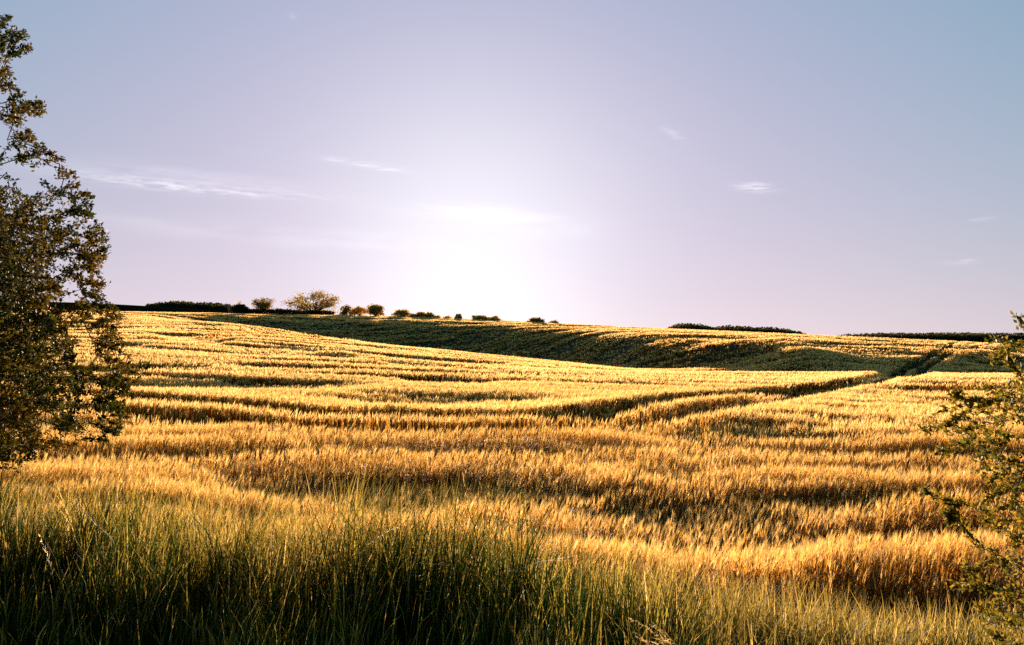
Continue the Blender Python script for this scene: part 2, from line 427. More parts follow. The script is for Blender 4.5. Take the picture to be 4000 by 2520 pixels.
def grass_col(X, Y, n, hr=None):
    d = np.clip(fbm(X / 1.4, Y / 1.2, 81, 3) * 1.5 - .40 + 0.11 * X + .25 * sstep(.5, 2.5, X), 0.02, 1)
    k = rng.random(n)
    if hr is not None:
        k = k * (1.15 - .75 * hr) + np.clip(.45 - hr, 0, 1) * 1.6  # tall blades gold, short ones dark green: lit tops and shaded base painted in
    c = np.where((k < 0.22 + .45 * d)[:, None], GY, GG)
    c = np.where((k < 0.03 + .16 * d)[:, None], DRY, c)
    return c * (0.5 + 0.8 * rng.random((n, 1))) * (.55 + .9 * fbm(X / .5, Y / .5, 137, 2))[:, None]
def verge_height(X, Y):
    base = 0.80 - 0.02 * np.clip(X, -4, 4) - 0.36 * sstep(-.3, 2.6, X)
    base = base * (0.22 + 0.78 * sstep(2.9, 5.3, Y + 0.20 * X))
    base = base * (1 - 0.35 * sstep(-1.2, 0.2, Y - edge_y(X)))
    return base * (0.55 + 0.9 * fbm(X / .6, Y / .6, 91, 3))
def verge_pts(n):
    Y = 1.0 + rng.random(n) * 7.6; X = (rng.random(n) * 2 - 1) * 7.0
    k = (np.abs(X) < 0.78 * Y + 1.3) & (Y < edge_y(X) + 0.25)
    X = X[k]; Y = Y[k]
    dn = fbm(X / .32, Y / .42, 131, 2)
    k = rng.random(len(X)) < sstep(.22, .55, dn) * .85 + .15
    return X[k], Y[k]
X, Y = verge_pts(300000); n = len(X)
hr = rng.random(n) ** 1.65
h = verge_height(X, Y) * (0.34 + 0.80 * hr)
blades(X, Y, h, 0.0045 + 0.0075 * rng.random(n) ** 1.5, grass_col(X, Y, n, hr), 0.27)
X, Y = verge_pts(9000); n = len(X)                       # broad bent blades
h = verge_height(X, Y) * (0.7 + 0.45 * rng.random(n))
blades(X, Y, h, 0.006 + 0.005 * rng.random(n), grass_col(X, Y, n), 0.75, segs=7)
X, Y = verge_pts(26000); k = rng.random(len(X)) < sstep(-1.0, 3.0, X); X = X[k]; Y = Y[k]; n = len(X)   # flattened dry stems on the right
h = verge_height(X, Y) * (0.6 + 0.6 * rng.random(n))
blades(X, Y, h, 0.003 + 0.003 * rng.random(n), DRY * (.45 + .7 * rng.random((n, 1))), 0.95, segs=6)
# flowering stems with narrow seed heads
X, Y = verge_pts(5200)
k = rng.random(len(Y)) < .75 * sstep(3.6, 5.4, Y + .1 * X); X = X[k]; Y = Y[k]; n = len(X)
h = verge_height(X, Y) * (1.0 + 0.38 * rng.random(n))
sc_ = grass_col(X, Y, n) * 0.8 + np.array([.08, .055, .02])
tip, o = blades(X, Y, h, np.full(n, .0028), sc_, 0.16, segs=5)
for j in range(9):
    t = j / 8
    B = tip - np.array([0, 0, 1.]) * (0.11 * (1 - t)) - o * 0.02 * (1 - t)
    a = rng.random(n) * 2 * math.pi
    dd = np.stack([np.cos(a) * .35, np.sin(a) * .35, np.ones(n)], 1) * (0.026 * (1.2 - .6 * t))
    sd = np.stack([-np.sin(a), np.cos(a), np.zeros(n)], 1) * .0016
    tris(soup, B - sd, B + sd, B + dd, sc_ * 1.15)
v, f, c = soup.done()
go = build('verge_grass', v, f, M_GRASS, tone=c)
tag(go, 'tall tangled wild grass on the verge in front of the barley', 'grass', kind='stuff')
NG = len(f)

# ------------------------------------------------------------------ woody plants
def tubes(segA, segB, ra, rb, sides=5):
    n = len(segA)
    d = unit(segB - segA)
    ref = np.where(np.abs(d[:, 2:3]) > .9, np.array([[1., 0, 0]]), np.array([[0, 0, 1.]]))
    s = unit(np.cross(d, ref)); t = np.cross(d, s)
    an = np.arange(sides) / sides * 2 * math.pi
    ring = s[:, None, :] * np.cos(an)[None, :, None] + t[:, None, :] * np.sin(an)[None, :, None]
    A = segA[:, None, :] + ring * ra[:, None, None]
    B = segB[:, None, :] + ring * rb[:, None, None]
    v = np.concatenate([A, B], 1).reshape(-1, 3)
    b0 = (np.arange(n) * 2 * sides)[:, None]
    k = np.arange(sides); k2 = (k + 1) % sides
    f = np.stack([b0 + k, b0 + k2, b0 + k2 + sides, b0 + k + sides], -1).reshape(-1, 4)
    return v, f
def leaves(P, D, size, colr, soup, aspect=.55, fold=.35):
    """kite leaves with a folded midrib; P base points, D pointing directions"""
    n = len(P)
    D = unit(D)
    r = rng.normal(0, 1, (n, 3)); S = unit(np.cross(D, r)); Nn = np.cross(D, S)
    L = size[:, None]
    mid = P + D * L * .45
    A = mid + S * L * aspect / 2 + Nn * L * fold * .25
    B = mid - S * L * aspect / 2 + Nn * L * fold * .25
    T = P + D * L
    v = np.stack([P, A, T, B], 1).reshape(-1, 3)
    b0 = np.arange(n)[:, None] * 4
    f = np.concatenate([b0 + np.array([[0, 1, 2]]), b0 + np.array([[0, 2, 3]])])
    soup.add(v, f, np.repeat(colr, 4, 0))
def grow(seeds, pts, reach):
    """join every point to the nearest wood already grown, nearest to the stem first"""
    nodes = list(map(tuple, seeds)); par = [-1] + list(range(len(seeds) - 1))
    order = np.argsort(np.array([np.min(np.linalg.norm(seeds - p, axis=1)) for p in pts]))
    arr = np.zeros((len(seeds) + len(pts) * 4, 3)); arr[:len(seeds)] = seeds; cnt = len(seeds)
    for i in order:
        p = pts[i]
        d = np.linalg.norm(arr[:cnt] - p, axis=1)
        j = int(np.argmin(d)); D = d[j]
        k = max(1, min(3, int(D / reach) + 1))
        a = arr[j].copy(); prev = j
        bow = rng.normal(0, .06 * D, 3)
        for q in range(1, k + 1):
            t = q / k
            arr[cnt] = a * (1 - t) + p * t + bow * math.sin(math.pi * t)
            par.append(prev); prev = cnt; cnt += 1
    return arr[:cnt], np.array(par)
def woody(name, loc, seeds, pts, label, cat, r_tip, r_exp, reach, leaf_n, leaf_size, tonefn, trunk_name, crown_name, droop=0.0, extra_leaf=None):
    nodes, par = grow(seeds, pts, reach)
    n = len(nodes)
    w = np.zeros(n); kids = np.zeros(n, int)
    for i in range(n - 1, 0, -1):
        if par[i] >= 0:
            kids[par[i]] += 1
    w[kids == 0] = 1
    for i in range(n - 1, 0, -1):
        w[par[i]] += w[i]
    rad = r_tip * np.maximum(w, 1) ** r_exp
    i = np.nonzero(par >= 0)[0]
    A = nodes[par[i]]; B = nodes[i]
    ra = np.minimum(rad[par[i]], rad[i] * 1.6); rb = rad[i]
    root = empty(name, loc, label, cat)
    v, f = tubes(A, B, ra, rb)
    build(trunk_name, v, f, M_BARK, parent=root, loc=loc, smooth=True)
    sp = Soup()
    thin = w[i] <= 6
    a = A[thin]; b_ = B[thin]
    L = np.linalg.norm(b_ - a, axis=1)
    per = rng.poisson(leaf_n * np.clip(L / reach, .7, 1.6))
    idx = np.repeat(np.arange(len(a)), per)
    t = rng.random(len(idx))[:, None]
    P = a[idx] * (1 - t) + b_[idx] * t
    D = unit(b_[idx] - a[idx]) * .7 + rng.normal(0, .6, (len(idx), 3)) + np.array([0, 0, .15 - droop])
    P = P + rng.normal(0, leaf_size * .38, P.shape)
    leaves(P, D, leaf_size * (0.6 + 0.7 * rng.random(len(idx))), tonefn(P), sp)
    if extra_leaf is not None:
        P, D = extra_leaf
        leaves(P, D, leaf_size * (0.6 + 0.7 * rng.random(len(P))), tonefn(P), sp)
    v, f, c = sp.done()
    build(crown_name, v, f, M_LEAF, tone=c, parent=root, loc=loc)
    return root

def at(x, y, d):
    u, s = ray(x, y)
    return np.stack([u * d, np.broadcast_to(d, np.shape(u * d)), s * d], -1)
# left hawthorn: right-hand outline of the crown as rows / columns
EY = np.array([-60, 12, 19, 32, 47, 52, 60, 83, 95, 101, 113, 122, 131, 145, 158, 168, 179, 196, 215, 225, 233, 246, 259, 274, 284, 296, 308, 318, 335, 348, 372, 387, 407, 423, 433, 442, 450, 458, 470])
EX = np.array([-30, -10, 12, 24, 30, -12, 8, 14, 24, 44, 46, 17, 30, 39, 56, 66, 76, 92, 92, 99, 108, 108, 104, 95, 108, 100, 93, 126, 112, 118, 138, 130, 124, 124, 120, 108, 60, 40, 20])
HT = 5.6
def haw_points(n, inner=0):
    out = []
    while len(out) < n:
        m = 6000
        y = rng.uniform(-150, 470, m); x = rng.uniform(-230, 140, m)
        e = np.interp(y, EY, EX) - 9 * vnoise(y / 7, y * 0, 14)
        inside = x < e - 7
        low = np.interp(x, [-330, 0, 30, 75, 100, 124, 140], [484, 480, 462, 436, 446, 440, 380])
        inside &= y < low
        # airy between the drooping lower sprays
        gap = (y > 412) & (fbm(x / 26, y / 22, 7, 2) < 0.50) & (x > 38)
        band = np.where(y < 230, 60, 42)
        gap2 = (x > e - band) & (fbm(x / 15, y / 8, 17, 2) < np.where(y < 230, .56, .50))
        k = inside & ~gap & ~gap2 & ((rng.random(m) < .45) | (y > 215))
        if inner: k &= (x < e - inner) & (y > 190)
        q = at(x, y, HT + rng.normal(0, .42, m) * np.clip((e - x) / 60, .35, 1.3))
        out.extend(q[k].tolist())
    return np.array(out[:n])
tips = []
for yy, xx in zip(EY[2:], EX[2:]):
    if xx > -5:
        for _ in range(2): tips.append(at(xx - 1 - rng.random() * 3, yy + rng.normal(0, 1.5), HT + rng.normal(0, .12)))
for yy in np.arange(14, 452, 4.6):
    e = float(np.interp(yy, EY, EX)) + rng.normal(0, 2.5)
    if e < 4 or (yy > 425 and e < 60): continue
    ln = rng.uniform(14, 34); up = rng.normal(.15 if yy < 300 else -.12, .45); dd_ = HT + rng.normal(0, .25)
    m_ = int(ln / 4)
    for q in range(m_):
        t_ = q / m_
        tips.append(at(e - ln * (1 - t_) + rng.normal(0, .6) + 3, yy + up * ln * (1 - t_ ** 1.4) + rng.normal(0, .6), dd_))
pts = np.concatenate([haw_points(5600), np.array(tips)])
XL = haw_points(80000, 24); XL = XL[XL[:, 0] / XL[:, 1] < -.545 - .06 * rng.random(len(XL))]
rx, ry = -4.6, 6.0
gz = float(ground(np.array([rx]), np.array([ry]))[0])
seeds = [(rx, ry, gz - .15)] + [(rx + 0.10 * math.sin(k * .9) + .03 * k, ry - .03 * k, gz + .42 * k) for k in range(1, 12)]
def haw_tone(P):
    n = len(P)
    k = rng.random((n, 1)); g = sstep(.40, .62, fbm(P[:, 0] / .35 + P[:, 2] / .5, P[:, 1] / .4 + P[:, 2] / .4, 33, 2))[:, None]
    c = np.array([.032, .045, .010]) * (1 - g) + np.array([.10, .078, .018]) * g
    return c * (.6 + .8 * k)
woody('hawthorn_tree', (rx, ry, gz), np.array(seeds), pts, 'large dark leafy hawthorn reaching in from the left edge over the barley', 'tree',
      .0013, .38, .17, 24, .027, haw_tone, 'trunk', 'crown', extra_leaf=(XL, rng.normal(0, 1, XL.shape)))
# right-hand bush
HB = 3.5
def spray(*pp, d=HB, n=6):
    """points along an image polyline at a depth"""
    pp = np.array(pp, float)
    t = np.linspace(0, len(pp) - 1, n * (len(pp) - 1))
    i = np.minimum(t.astype(int), len(pp) - 2); f_ = (t - i)[:, None]
    p = pp[i] * (1 - f_) + pp[i + 1] * f_ + rng.normal(0, .8, (len(t), 2))
    return at(p[:, 0], p[:, 1], d)
sprays = [
 spray((1062, 372), (1030, 340), (1017, 316)), spray((1060, 366), (1020, 345), (990, 339)), spray((1020, 345), (1003, 352), (996, 360), d=3.45),
 spray((1060, 380), (1026, 378), (1012, 368), (1004, 350)), spray((1062, 392), (1016, 387), (983, 390)),
 spray((1064, 415), (1012, 400), (975, 402), (937, 412)), spray((985, 402), (960, 397), (953, 394)), spray((1000, 400), (965, 414), (948, 424), (921, 430)),
 spray((1062, 425), (1015, 418), (975, 428), (950, 433)), spray((1062, 440), (1010, 436), (965, 445), (933, 455)), spray((1010, 436), (985, 455), (982, 474)),
 spray((1062, 455), (1020, 452), (1005, 470), (990, 482)), spray((1050, 520), (1003, 520), (970, 505), (945, 500), (921, 492)), spray((960, 503), (948, 515), (950, 522)),
 spray((1060, 600), (1010, 560), (978, 545), (962, 528), (948, 512)), spray((1058, 500), (1020, 480), (1000, 492), (985, 500)), spray((1055, 560), (1010, 535), (985, 520)),
 spray((1060, 630), (1020, 600), (985, 588), (953, 585)), spray((1000, 590), (972, 578), (965, 563)), spray((1060, 600), (1030, 570), (990, 560), (975, 572)),
 spray((1058, 640), (1010, 620), (975, 606)), spray((1050, 650), (1000, 640), (985, 628)), spray((1060, 540), (1030, 520), (1012, 500))]
blobs = []
m = 9000
x = rng.uniform(925, 1200, m); y = rng.uniform(300, 690, m)
eB = np.interp(y, [300, 330, 345, 385, 400, 412, 430, 455, 475, 492, 510, 540, 565, 590, 620, 690], [1030, 1018, 1000, 1004, 978, 960, 948, 960, 985, 965, 972, 985, 992, 990, 975, 965])
k = (x > eB + 4) & ((fbm(x / 20, y / 13, 77, 2) > .50) | ((x > 1012) & (y > 470)))
q = at(x, y, HB + rng.normal(0, .28, m))[k]
blobs = q[:760]
pts = np.concatenate(sprays + [blobs])
rx, ry = 2.62, 3.75
gz = float(ground(np.array([rx]), np.array([ry]))[0])
seeds = [(rx, ry, gz - .1)] + [(rx - .02 * math.sin(k), ry - .02 * k, gz + .17 * k) for k in range(1, 10)]
def bush_tone(P):
    n = len(P); k = rng.random((n, 1)); g = (rng.random((n, 1)) < .5)
    return np.where(g, np.array([.30, .24, .06]), np.array([.10, .125, .03])) * (.6 + .8 * k)
woody('hawthorn_bush', (rx, ry, gz), np.array(seeds), pts, 'sparse leafy thorn bush arching in from the right edge above the dry grass', 'bush',
      .0009, .42, .10, 19, .024, bush_tone, 'stem', 'foliage')

# ------------------------------------------------------------------ ridge trees and bushes
def far_tree(name, x0, x1, yt, d, label, cat, airy=.5, multi=False, tone=(.16, .12, .04), n=None, flat=0.0, group=None):
    xc = (x0 + x1) / 2
    u, s = ray(xc, yt)
    bx = float(u * d); gz = float(ground(np.array([bx]), np.array([d]))[0])
    H = float(s * d) - gz; W = (x1 - x0) / F * d
    root = empty(name, (bx, d, gz), label, cat, group)
    nc = max(7, int(36 * min(1, W / 9)))
    # crown clumps
    cz0 = 0.0 if multi or flat else .25
    cl = []
    for q in range(nc):                               # clumps spread evenly over a dome, with jitter
        zz = 1 - 1.75 * (q + .5) / nc; th = q * 2.39996 + rng.normal(0, .25)
        rr = math.sqrt(max(0, 1 - zz * zz)); k_ = rng.uniform(.55, 1.0)
        cl.append((rr * math.cos(th) * k_, rr * math.sin(th) * k_, zz * k_))
    cl = np.array(cl)
    Cc = np.stack([bx + cl[:, 0] * W * .50, d + cl[:, 1] * W * .42, gz + H * (cz0 + (1 - cz0) * (.5 + .44 * cl[:, 2]))], 1)
    Cc += rng.normal(0, .05, Cc.shape) * np.array([W, W, H])
    # wood
    A = []; B = []; ra = []; rb = []
    tr = max(.07, .030 * H)
    fork = np.array([bx, d, gz + H * (.10 if multi else .28)])
    A.append([bx, d, gz - .3]); B.append(fork); ra.append(tr * 1.5); rb.append(tr * 1.1)
    for c_ in Cc:
        mid = fork + (c_ - fork) * .5 + np.array([0, 0, .08 * H]) + rng.normal(0, .03 * H, 3)
        A += [fork, mid]; B += [mid, c_]; ra += [tr * .7, tr * .4]; rb += [tr * .4, tr * .12]
    for c_ in Cc:
        for _ in range(5):
            e = c_ + rng.normal(0, .10 * W, 3) * np.array([1, 1, H / W])
            A.append(c_); B.append(e); ra.append(tr * .14); rb.append(tr * .05)
    v, f = tubes(np.array(A), np.array(B), np.array(ra), np.array(rb), 4)
    loc = (bx, d, gz)
    build('trunk', v, f, M_BARK, parent=root, loc=loc)
    N = n or int(150 * airy * nc)
    ci = rng.integers(0, nc, N)
    sg = (.115 - .03 * airy)
    P = Cc[ci] + rng.normal(0, 1, (N, 3)) * np.array([W * sg * .8, W * sg * .8, H * sg * .75])
    P[:, 2] = np.maximum(P[:, 2], gz + .05)
    sp = Soup()
    cshade = (.7 + .6 * rng.random(nc))[ci][:, None]
    leaves(P, rng.normal(0, 1, (N, 3)), (.38 + .34 * rng.random(N)) * (d / 300), np.array(tone) * cshade * (.7 + .6 * rng.random((N, 1))), sp, aspect=.8)
    v, f, c = sp.done()
    build('crown', v, f, M_FARLEAF, tone=c, parent=root, loc=loc)
    return root
OL = (.28, .21, .07); LT = (.60, .45, .20); DK = (.04, .036, .012)
def dk(x): return float(np.interp((x - 512) / F, UG, DSK)) + 4
GR = 'trees and bushes along the ridge'
far_tree('bush', 231.5, 249, 304.5, dk(240), 'dark dense round bush at the left end of the ridge row', 'bush', airy=1.6, tone=DK, n=5000, flat=1, group=GR)
far_tree('sapling', 236, 242, 300, dk(239) + 6, 'thin pale sapling rising above the dark round bush', 'tree', airy=.10, tone=LT, n=70, group=GR)
far_tree('tree', 254, 273, 298.5, dk(263), 'airy small tree between the dark round bush and the big spreading tree', 'tree', airy=.30, tone=OL, group=GR)
far_tree('tree', 293, 338.5, 291.5, dk(315), 'largest tree on the ridge with a wide multi-stemmed spreading crown', 'tree', airy=.56, multi=True, tone=(.38, .29, .09), group=GR)
far_tree('bush', 340, 352.5, 305, dk(346), 'dark bush just right of the big spreading tree', 'bush', airy=.30, multi=True, tone=OL, group=GR)
far_tree('bush', 351.5, 366, 306.5, dk(359), 'pale bush between the dark bush and the round tree on the ridge', 'bush', airy=.38, multi=True, tone=LT, group=GR)
far_tree('tree', 366, 383.5, 303.5, dk(375), 'rounded tree with dense dark foot, right of the pale bush', 'tree', airy=.60, multi=True, tone=(.42, .32, .10), group=GR)
far_tree('bush', 394, 409.5, 309, dk(402), 'ragged bush with one upright twig, left of the low twin bushes', 'bush', airy=.42, multi=True, tone=(.42, .32, .10), group=GR)
far_tree('bush', 409, 416.5, 313.5, dk(412), 'tiny low bush filling the gap before the twin bushes', 'bush', airy=.4, multi=True, tone=LT, group=GR)
far_tree('bush', 416, 425, 312, dk(420), 'left one of the low twin bushes on the ridge', 'bush', airy=.45, multi=True, tone=(.42, .32, .10), group=GR)
far_tree('bush', 424, 434, 312.5, dk(429), 'right one of the low twin bushes on the ridge', 'bush', airy=.42, multi=True, tone=(.42, .32, .10), group=GR)
far_tree('bush', 433, 440, 315.5, dk(436), 'small low shrub trailing off the twin bushes', 'bush', airy=.35, multi=True, tone=LT, group=GR)
far_tree('bush', 443, 451, 316.4, dk(447), 'faint pale shrub left of the small round bush', 'bush', airy=.22, multi=True, tone=LT, group=GR)
far_tree('bush', 455, 462, 314.6, dk(458), 'small round bush standing alone left of the long low thicket', 'bush', airy=.5, multi=True, tone=(.42, .32, .10), group=GR)
far_tree('bush', 473, 487, 315.2, dk(480), 'golden left lump of the long low thicket under the sun', 'bush', airy=.8, multi=True, tone=LT, group=GR)
far_tree('bush', 485, 500, 316.5, dk(492), 'thinner right lump of the long low thicket under the sun', 'bush', airy=.5, multi=True, tone=LT, group=GR)
far_tree('bush', 528, 543.5, 318.2, dk(536), 'dark spiky bush standing alone, second from the right on the ridge', 'bush', airy=.5, multi=True, tone=OL, group=GR)
far_tree('bush', 548, 559, 320.8, dk(553), 'last small pale bush at the right end of the ridge row', 'bush', airy=.4, multi=True, tone=LT, group=GR)
def hedge(x0, x1, y0, y1, label, dens=170):
    sp = Soup()
    xs = np.linspace(x0, x1, max(4, int((x1 - x0) / 2.2)))
    loc = None; AA = []; BB = []; RA = []; RB = []
    for x in xs:
        d = dk(x) + rng.uniform(0, 3)
        yt = y0 + (y1 - y0) * (x - x0) / (x1 - x0) + rng.normal(0, .45)
        u, s = ray(x, yt); bx = float(u * d); gz = float(ground(np.array([bx]), np.array([d]))[0])
        if loc is None: loc = (bx, d, gz)
        H = max(.5, float(s * d) - gz)
        P = np.stack([bx + rng.normal(0, .55, dens), d + rng.normal(0, .6, dens), gz + H * rng.random(dens) ** .7], 1)
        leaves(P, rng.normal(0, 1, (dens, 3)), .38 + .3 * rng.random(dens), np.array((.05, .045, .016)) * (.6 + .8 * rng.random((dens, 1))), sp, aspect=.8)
        for _ in range(4):
            pass
        if len(AA): AA.append(list(prev_)); BB.append([bx, d, gz + .1]); RA.append(.06); RB.append(.06)
        prev_ = [bx, d, gz + .1]
        for _ in range(4):
            AA.append([bx, d, gz + .1]); BB.append([bx + rng.normal(0, .4), d + rng.normal(0, .3), gz + H * .9]); RA.append(.05); RB.append(.02)
    root = empty('hedge', loc, label, 'hedge')
    v, f = tubes(np.array(AA), np.array(BB), np.array(RA), np.array(RB), 4)
    build('stem', v, f, M_BARK, parent=root, loc=loc)
    v, f, c = sp.done()
    build('foliage', v, f, M_FARLEAF, tone=c, parent=root, loc=loc)
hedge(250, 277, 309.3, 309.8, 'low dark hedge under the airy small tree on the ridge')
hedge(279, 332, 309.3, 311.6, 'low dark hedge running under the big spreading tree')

# pale post by the round bush
u_, s_ = ray(228.8, 307.4); d_ = dk(229) - 6
bx = float(u_ * d_); gz = float(ground(np.array([bx]), np.array([d_]))[0])
hp = float(s_ * d_) - gz
M_POST = noise_mat('weathered_post', (.5, .46, .38), (.72, .68, .6), 3)
def boxes(bs):
    V = []; Fc = []
    for (cx, cy, cz, sx, sy, sz) in bs:
        n0 = len(V)
        for i in (-1, 1):
            for j in (-1, 1):
                for k in (-1, 1): V.append((cx + i * sx / 2, cy + j * sy / 2, cz + k * sz / 2))
        Fc += [[n0 + q for q in fc] for fc in ((0, 1, 3, 2), (4, 6, 7, 5), (0, 4, 5, 1), (2, 3, 7, 6), (0, 2, 6, 4), (1, 5, 7, 3))]
    return np.array(V, float), np.array(Fc)
rt = empty('marker_post', (bx, d_, gz), 'tiny pale post with two short boards left of the dark round bush', 'post')
v, f = boxes([(bx, d_, gz + hp / 2, .22, .22, hp)]); build('post', v, f, M_POST, parent=rt, loc=(bx, d_, gz))
for dz, dx in ((.15, -.1), (.75, .12)):
    v, f = boxes([(bx + dx, d_ - .15, gz + hp - dz, .95, .06, .26)]); build('board', v, f, M_POST, parent=rt, loc=(bx, d_, gz))

# ------------------------------------------------------------------ single plants that stand out of the verge
def tuft(name, px, py, d, label, cat, n, L, tone, part, bend, wid, heads=False):
    u, s = ray(px, py); bx = float(u * d); gz = float(ground(np.array([bx]), np.array([d]))[0])
    H = float(s * d) - gz
    sp = Soup()
    t = np.linspace(0, 1, 9)
    a = bend[0] + rng.normal(0, bend[2], n)
    o = np.stack([np.cos(a), np.sin(a) * .5, np.zeros(n)], 1)
    ll = H * (.75 + .4 * rng.random(n))
    P = np.array([bx, d, gz]) + rng.normal(0, .03, (n, 1, 3)) * np.array([1, 1, 0]) + o[:, None, :] * (bend[1] * ll)[:, None, None] * (t ** 2.4)[None, :, None]
    P[:, :, 2] += ll[:, None] * (t - .45 * bend[1] * t ** 3.2)[None, :]
    sd = np.stack([-np.sin(a), np.cos(a) * .3, np.zeros(n)], 1)
    col = np.array(tone) * (.7 + .6 * rng.random((n, 1)))
    ribbon(sp, P, wid * (1.02 - t[None, :]) * np.ones((n, 1)) + .0012, sd, col)
    root = empty(name, (bx, d, gz), label, cat)
    v, f, c = sp.done(); build(part, v, f, M_GRASS, tone=c, parent=root, loc=(bx, d, gz))
    if heads:
        sp = Soup()
        for j in range(26):
            tt = .62 + .38 * j / 25
            i = min(7, int(tt * 8)); fr = tt * 8 - i
            B = P[:, i] * (1 - fr) + P[:, i + 1] * fr
            dd = unit(P[:, i + 1] - P[:, i]) * .8 + rng.normal(0, .45, (n, 3)) - np.array([0, 0, .3])
            w_ = np.cross(unit(dd), rng.normal(0, 1, (n, 3))) * .0016
            tris(sp, B - w_, B + w_, B + dd * (.030 * (1.25 - .6 * (j / 25))), col * 1.2)
        v, f, c = sp.done(); build('seed_head', v, f, M_GRASS, tone=c, parent=root, loc=(bx, d, gz))
tuft('grass_stalk', 58, 516, 4.3, 'single pale arching seed head catching light above the dark lower left grass', 'grass stalk', 1, 1, (.85, .68, .42), 'stem', (math.pi, .16, .05), .004, True)
tuft('dry_grass', 690, 600, 3.6, 'pale dry drooping grass tuft glowing near the bottom edge right of centre', 'dry grass', 9, 1, (.42, .30, .15), 'stem', (math.pi, .42, 1.2), .0014, True)
tuft('grass_stalk', 322, 506, 4.6, 'small pale bent seed head above the grass left of centre', 'grass stalk', 1, 1, (.9, .75, .5), 'stem', (.2, .5, .2), .0035, True)

# ------------------------------------------------------------------ far hills and woods
def hill(name, xs, ys, d0, d1, label, mat, thick=140):
    """rounded ridge whose skyline passes through the given image points"""
    X0 = []; rows = []
    xs = np.array(xs, float); ys = np.array(ys, float)
    xx = np.linspace(xs[0], xs[-1], 90); yy = np.interp(xx, xs, ys)
    dd = np.linspace(d0, d1, 90)
    u, s = ray(xx, yy)
    prof = np.array([-1.0, -.8, -.6, -.4, -.2, 0, .3, .7, 1.0])
    V = []
    for k in prof:
        dep = dd + k * thick
        z = s * dd * 1.0
        low = ground(u * dep, dep) - 2
        hh = z - (z - low) * (np.abs(k) ** 1.6)
        V.append(np.stack([u * dep, dep, hh], 1))
    V = np.array(V); nr, nc2 = V.shape[:2]
    id_ = np.arange(nr * nc2).reshape(nr, nc2)
    Fq = np.stack([id_[:-1, :-1], id_[:-1, 1:], id_[1:, 1:], id_[1:, :-1]], -1).reshape(-1, 4)
    o = build(name, V.reshape(-1, 3), Fq, mat, smooth=True)
    return tag(o, label, kind='structure')
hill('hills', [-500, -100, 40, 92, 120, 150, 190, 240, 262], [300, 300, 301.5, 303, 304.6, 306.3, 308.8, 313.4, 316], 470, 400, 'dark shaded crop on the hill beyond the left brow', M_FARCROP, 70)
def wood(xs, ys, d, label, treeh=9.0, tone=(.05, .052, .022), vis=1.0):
    """continuous far wood: hundreds of crowns on a rise"""
    xs = np.array(xs, float); ys = np.array(ys, float)
    sp = Soup()
    per = 2.1
    nT = int((xs[-1] - xs[0]) / per)
    for row in range(5):
        for i in range(nT):
            x = xs[0] + (xs[-1] - xs[0]) * (i + rng.random()) / nT
            yt = float(np.interp(x, xs, ys)) + rng.normal(0, .35) + (0.0 if row == 2 else .2 + .8 * abs(row - 2))
            dep = d * (1 + .02 * (row - 2)) + rng.normal(0, d * .004)
            u, s = ray(x, yt)
            zt = float(s * dep); r = treeh * rng.uniform(.35, .55)
            n = 46
            p = unit(rng.normal(0, 1, (n, 3))); p[:, 2] = np.abs(p[:, 2]) * 1.5 - .5
            P = np.array([float(u * dep), dep, zt - r * 1.0]) + p * r * np.array([1, 1, 1.0])
            leaves(P, rng.normal(0, 1, (n, 3)) + np.array([0, 0, .2]), np.full(n, r * .55), np.array(tone) * rng.uniform(.7, 1.3) * (.7 + .6 * rng.random((n, 1))), sp, aspect=1.0)
            # underwood down to the ground so no sky shows through
            P = np.array([float(u * dep), dep, zt - r * 1.5]) + rng.normal(0, 1, (12, 3)) * r * np.array([.7, .5, .3]) - np.array([0, 0, 1.]) * r * rng.random((12, 1)) * 2.2
            leaves(P, rng.normal(0, 1, (12, 3)), np.full(12, r * .9), np.tile(np.array(tone) * .8, (12, 1)), sp, aspect=1.1)
    v, f, c = sp.done()
    o = build('woodland', v, f, M_FARLEAF, tone=c)
    return tag(o, label, 'woodland', kind='stuff')
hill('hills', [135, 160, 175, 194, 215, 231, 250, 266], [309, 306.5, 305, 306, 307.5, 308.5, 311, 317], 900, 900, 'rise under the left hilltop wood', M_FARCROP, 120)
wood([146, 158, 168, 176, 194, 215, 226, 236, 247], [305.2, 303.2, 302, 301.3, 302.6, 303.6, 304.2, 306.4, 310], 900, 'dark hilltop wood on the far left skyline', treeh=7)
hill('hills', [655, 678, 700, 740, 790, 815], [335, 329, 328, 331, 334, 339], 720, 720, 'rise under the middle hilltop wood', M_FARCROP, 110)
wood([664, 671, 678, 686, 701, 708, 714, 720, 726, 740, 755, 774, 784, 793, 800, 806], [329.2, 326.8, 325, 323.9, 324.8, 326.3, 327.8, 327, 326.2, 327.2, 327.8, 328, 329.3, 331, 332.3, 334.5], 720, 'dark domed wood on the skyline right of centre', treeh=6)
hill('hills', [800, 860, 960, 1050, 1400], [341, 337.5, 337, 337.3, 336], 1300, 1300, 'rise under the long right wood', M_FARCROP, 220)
wood([836, 850, 879, 946, 1000, 1024, 1090], [335.6, 334.3, 333.4, 333.2, 333.5, 333.6, 334], 1300, 'long level wood along the right horizon', treeh=9)

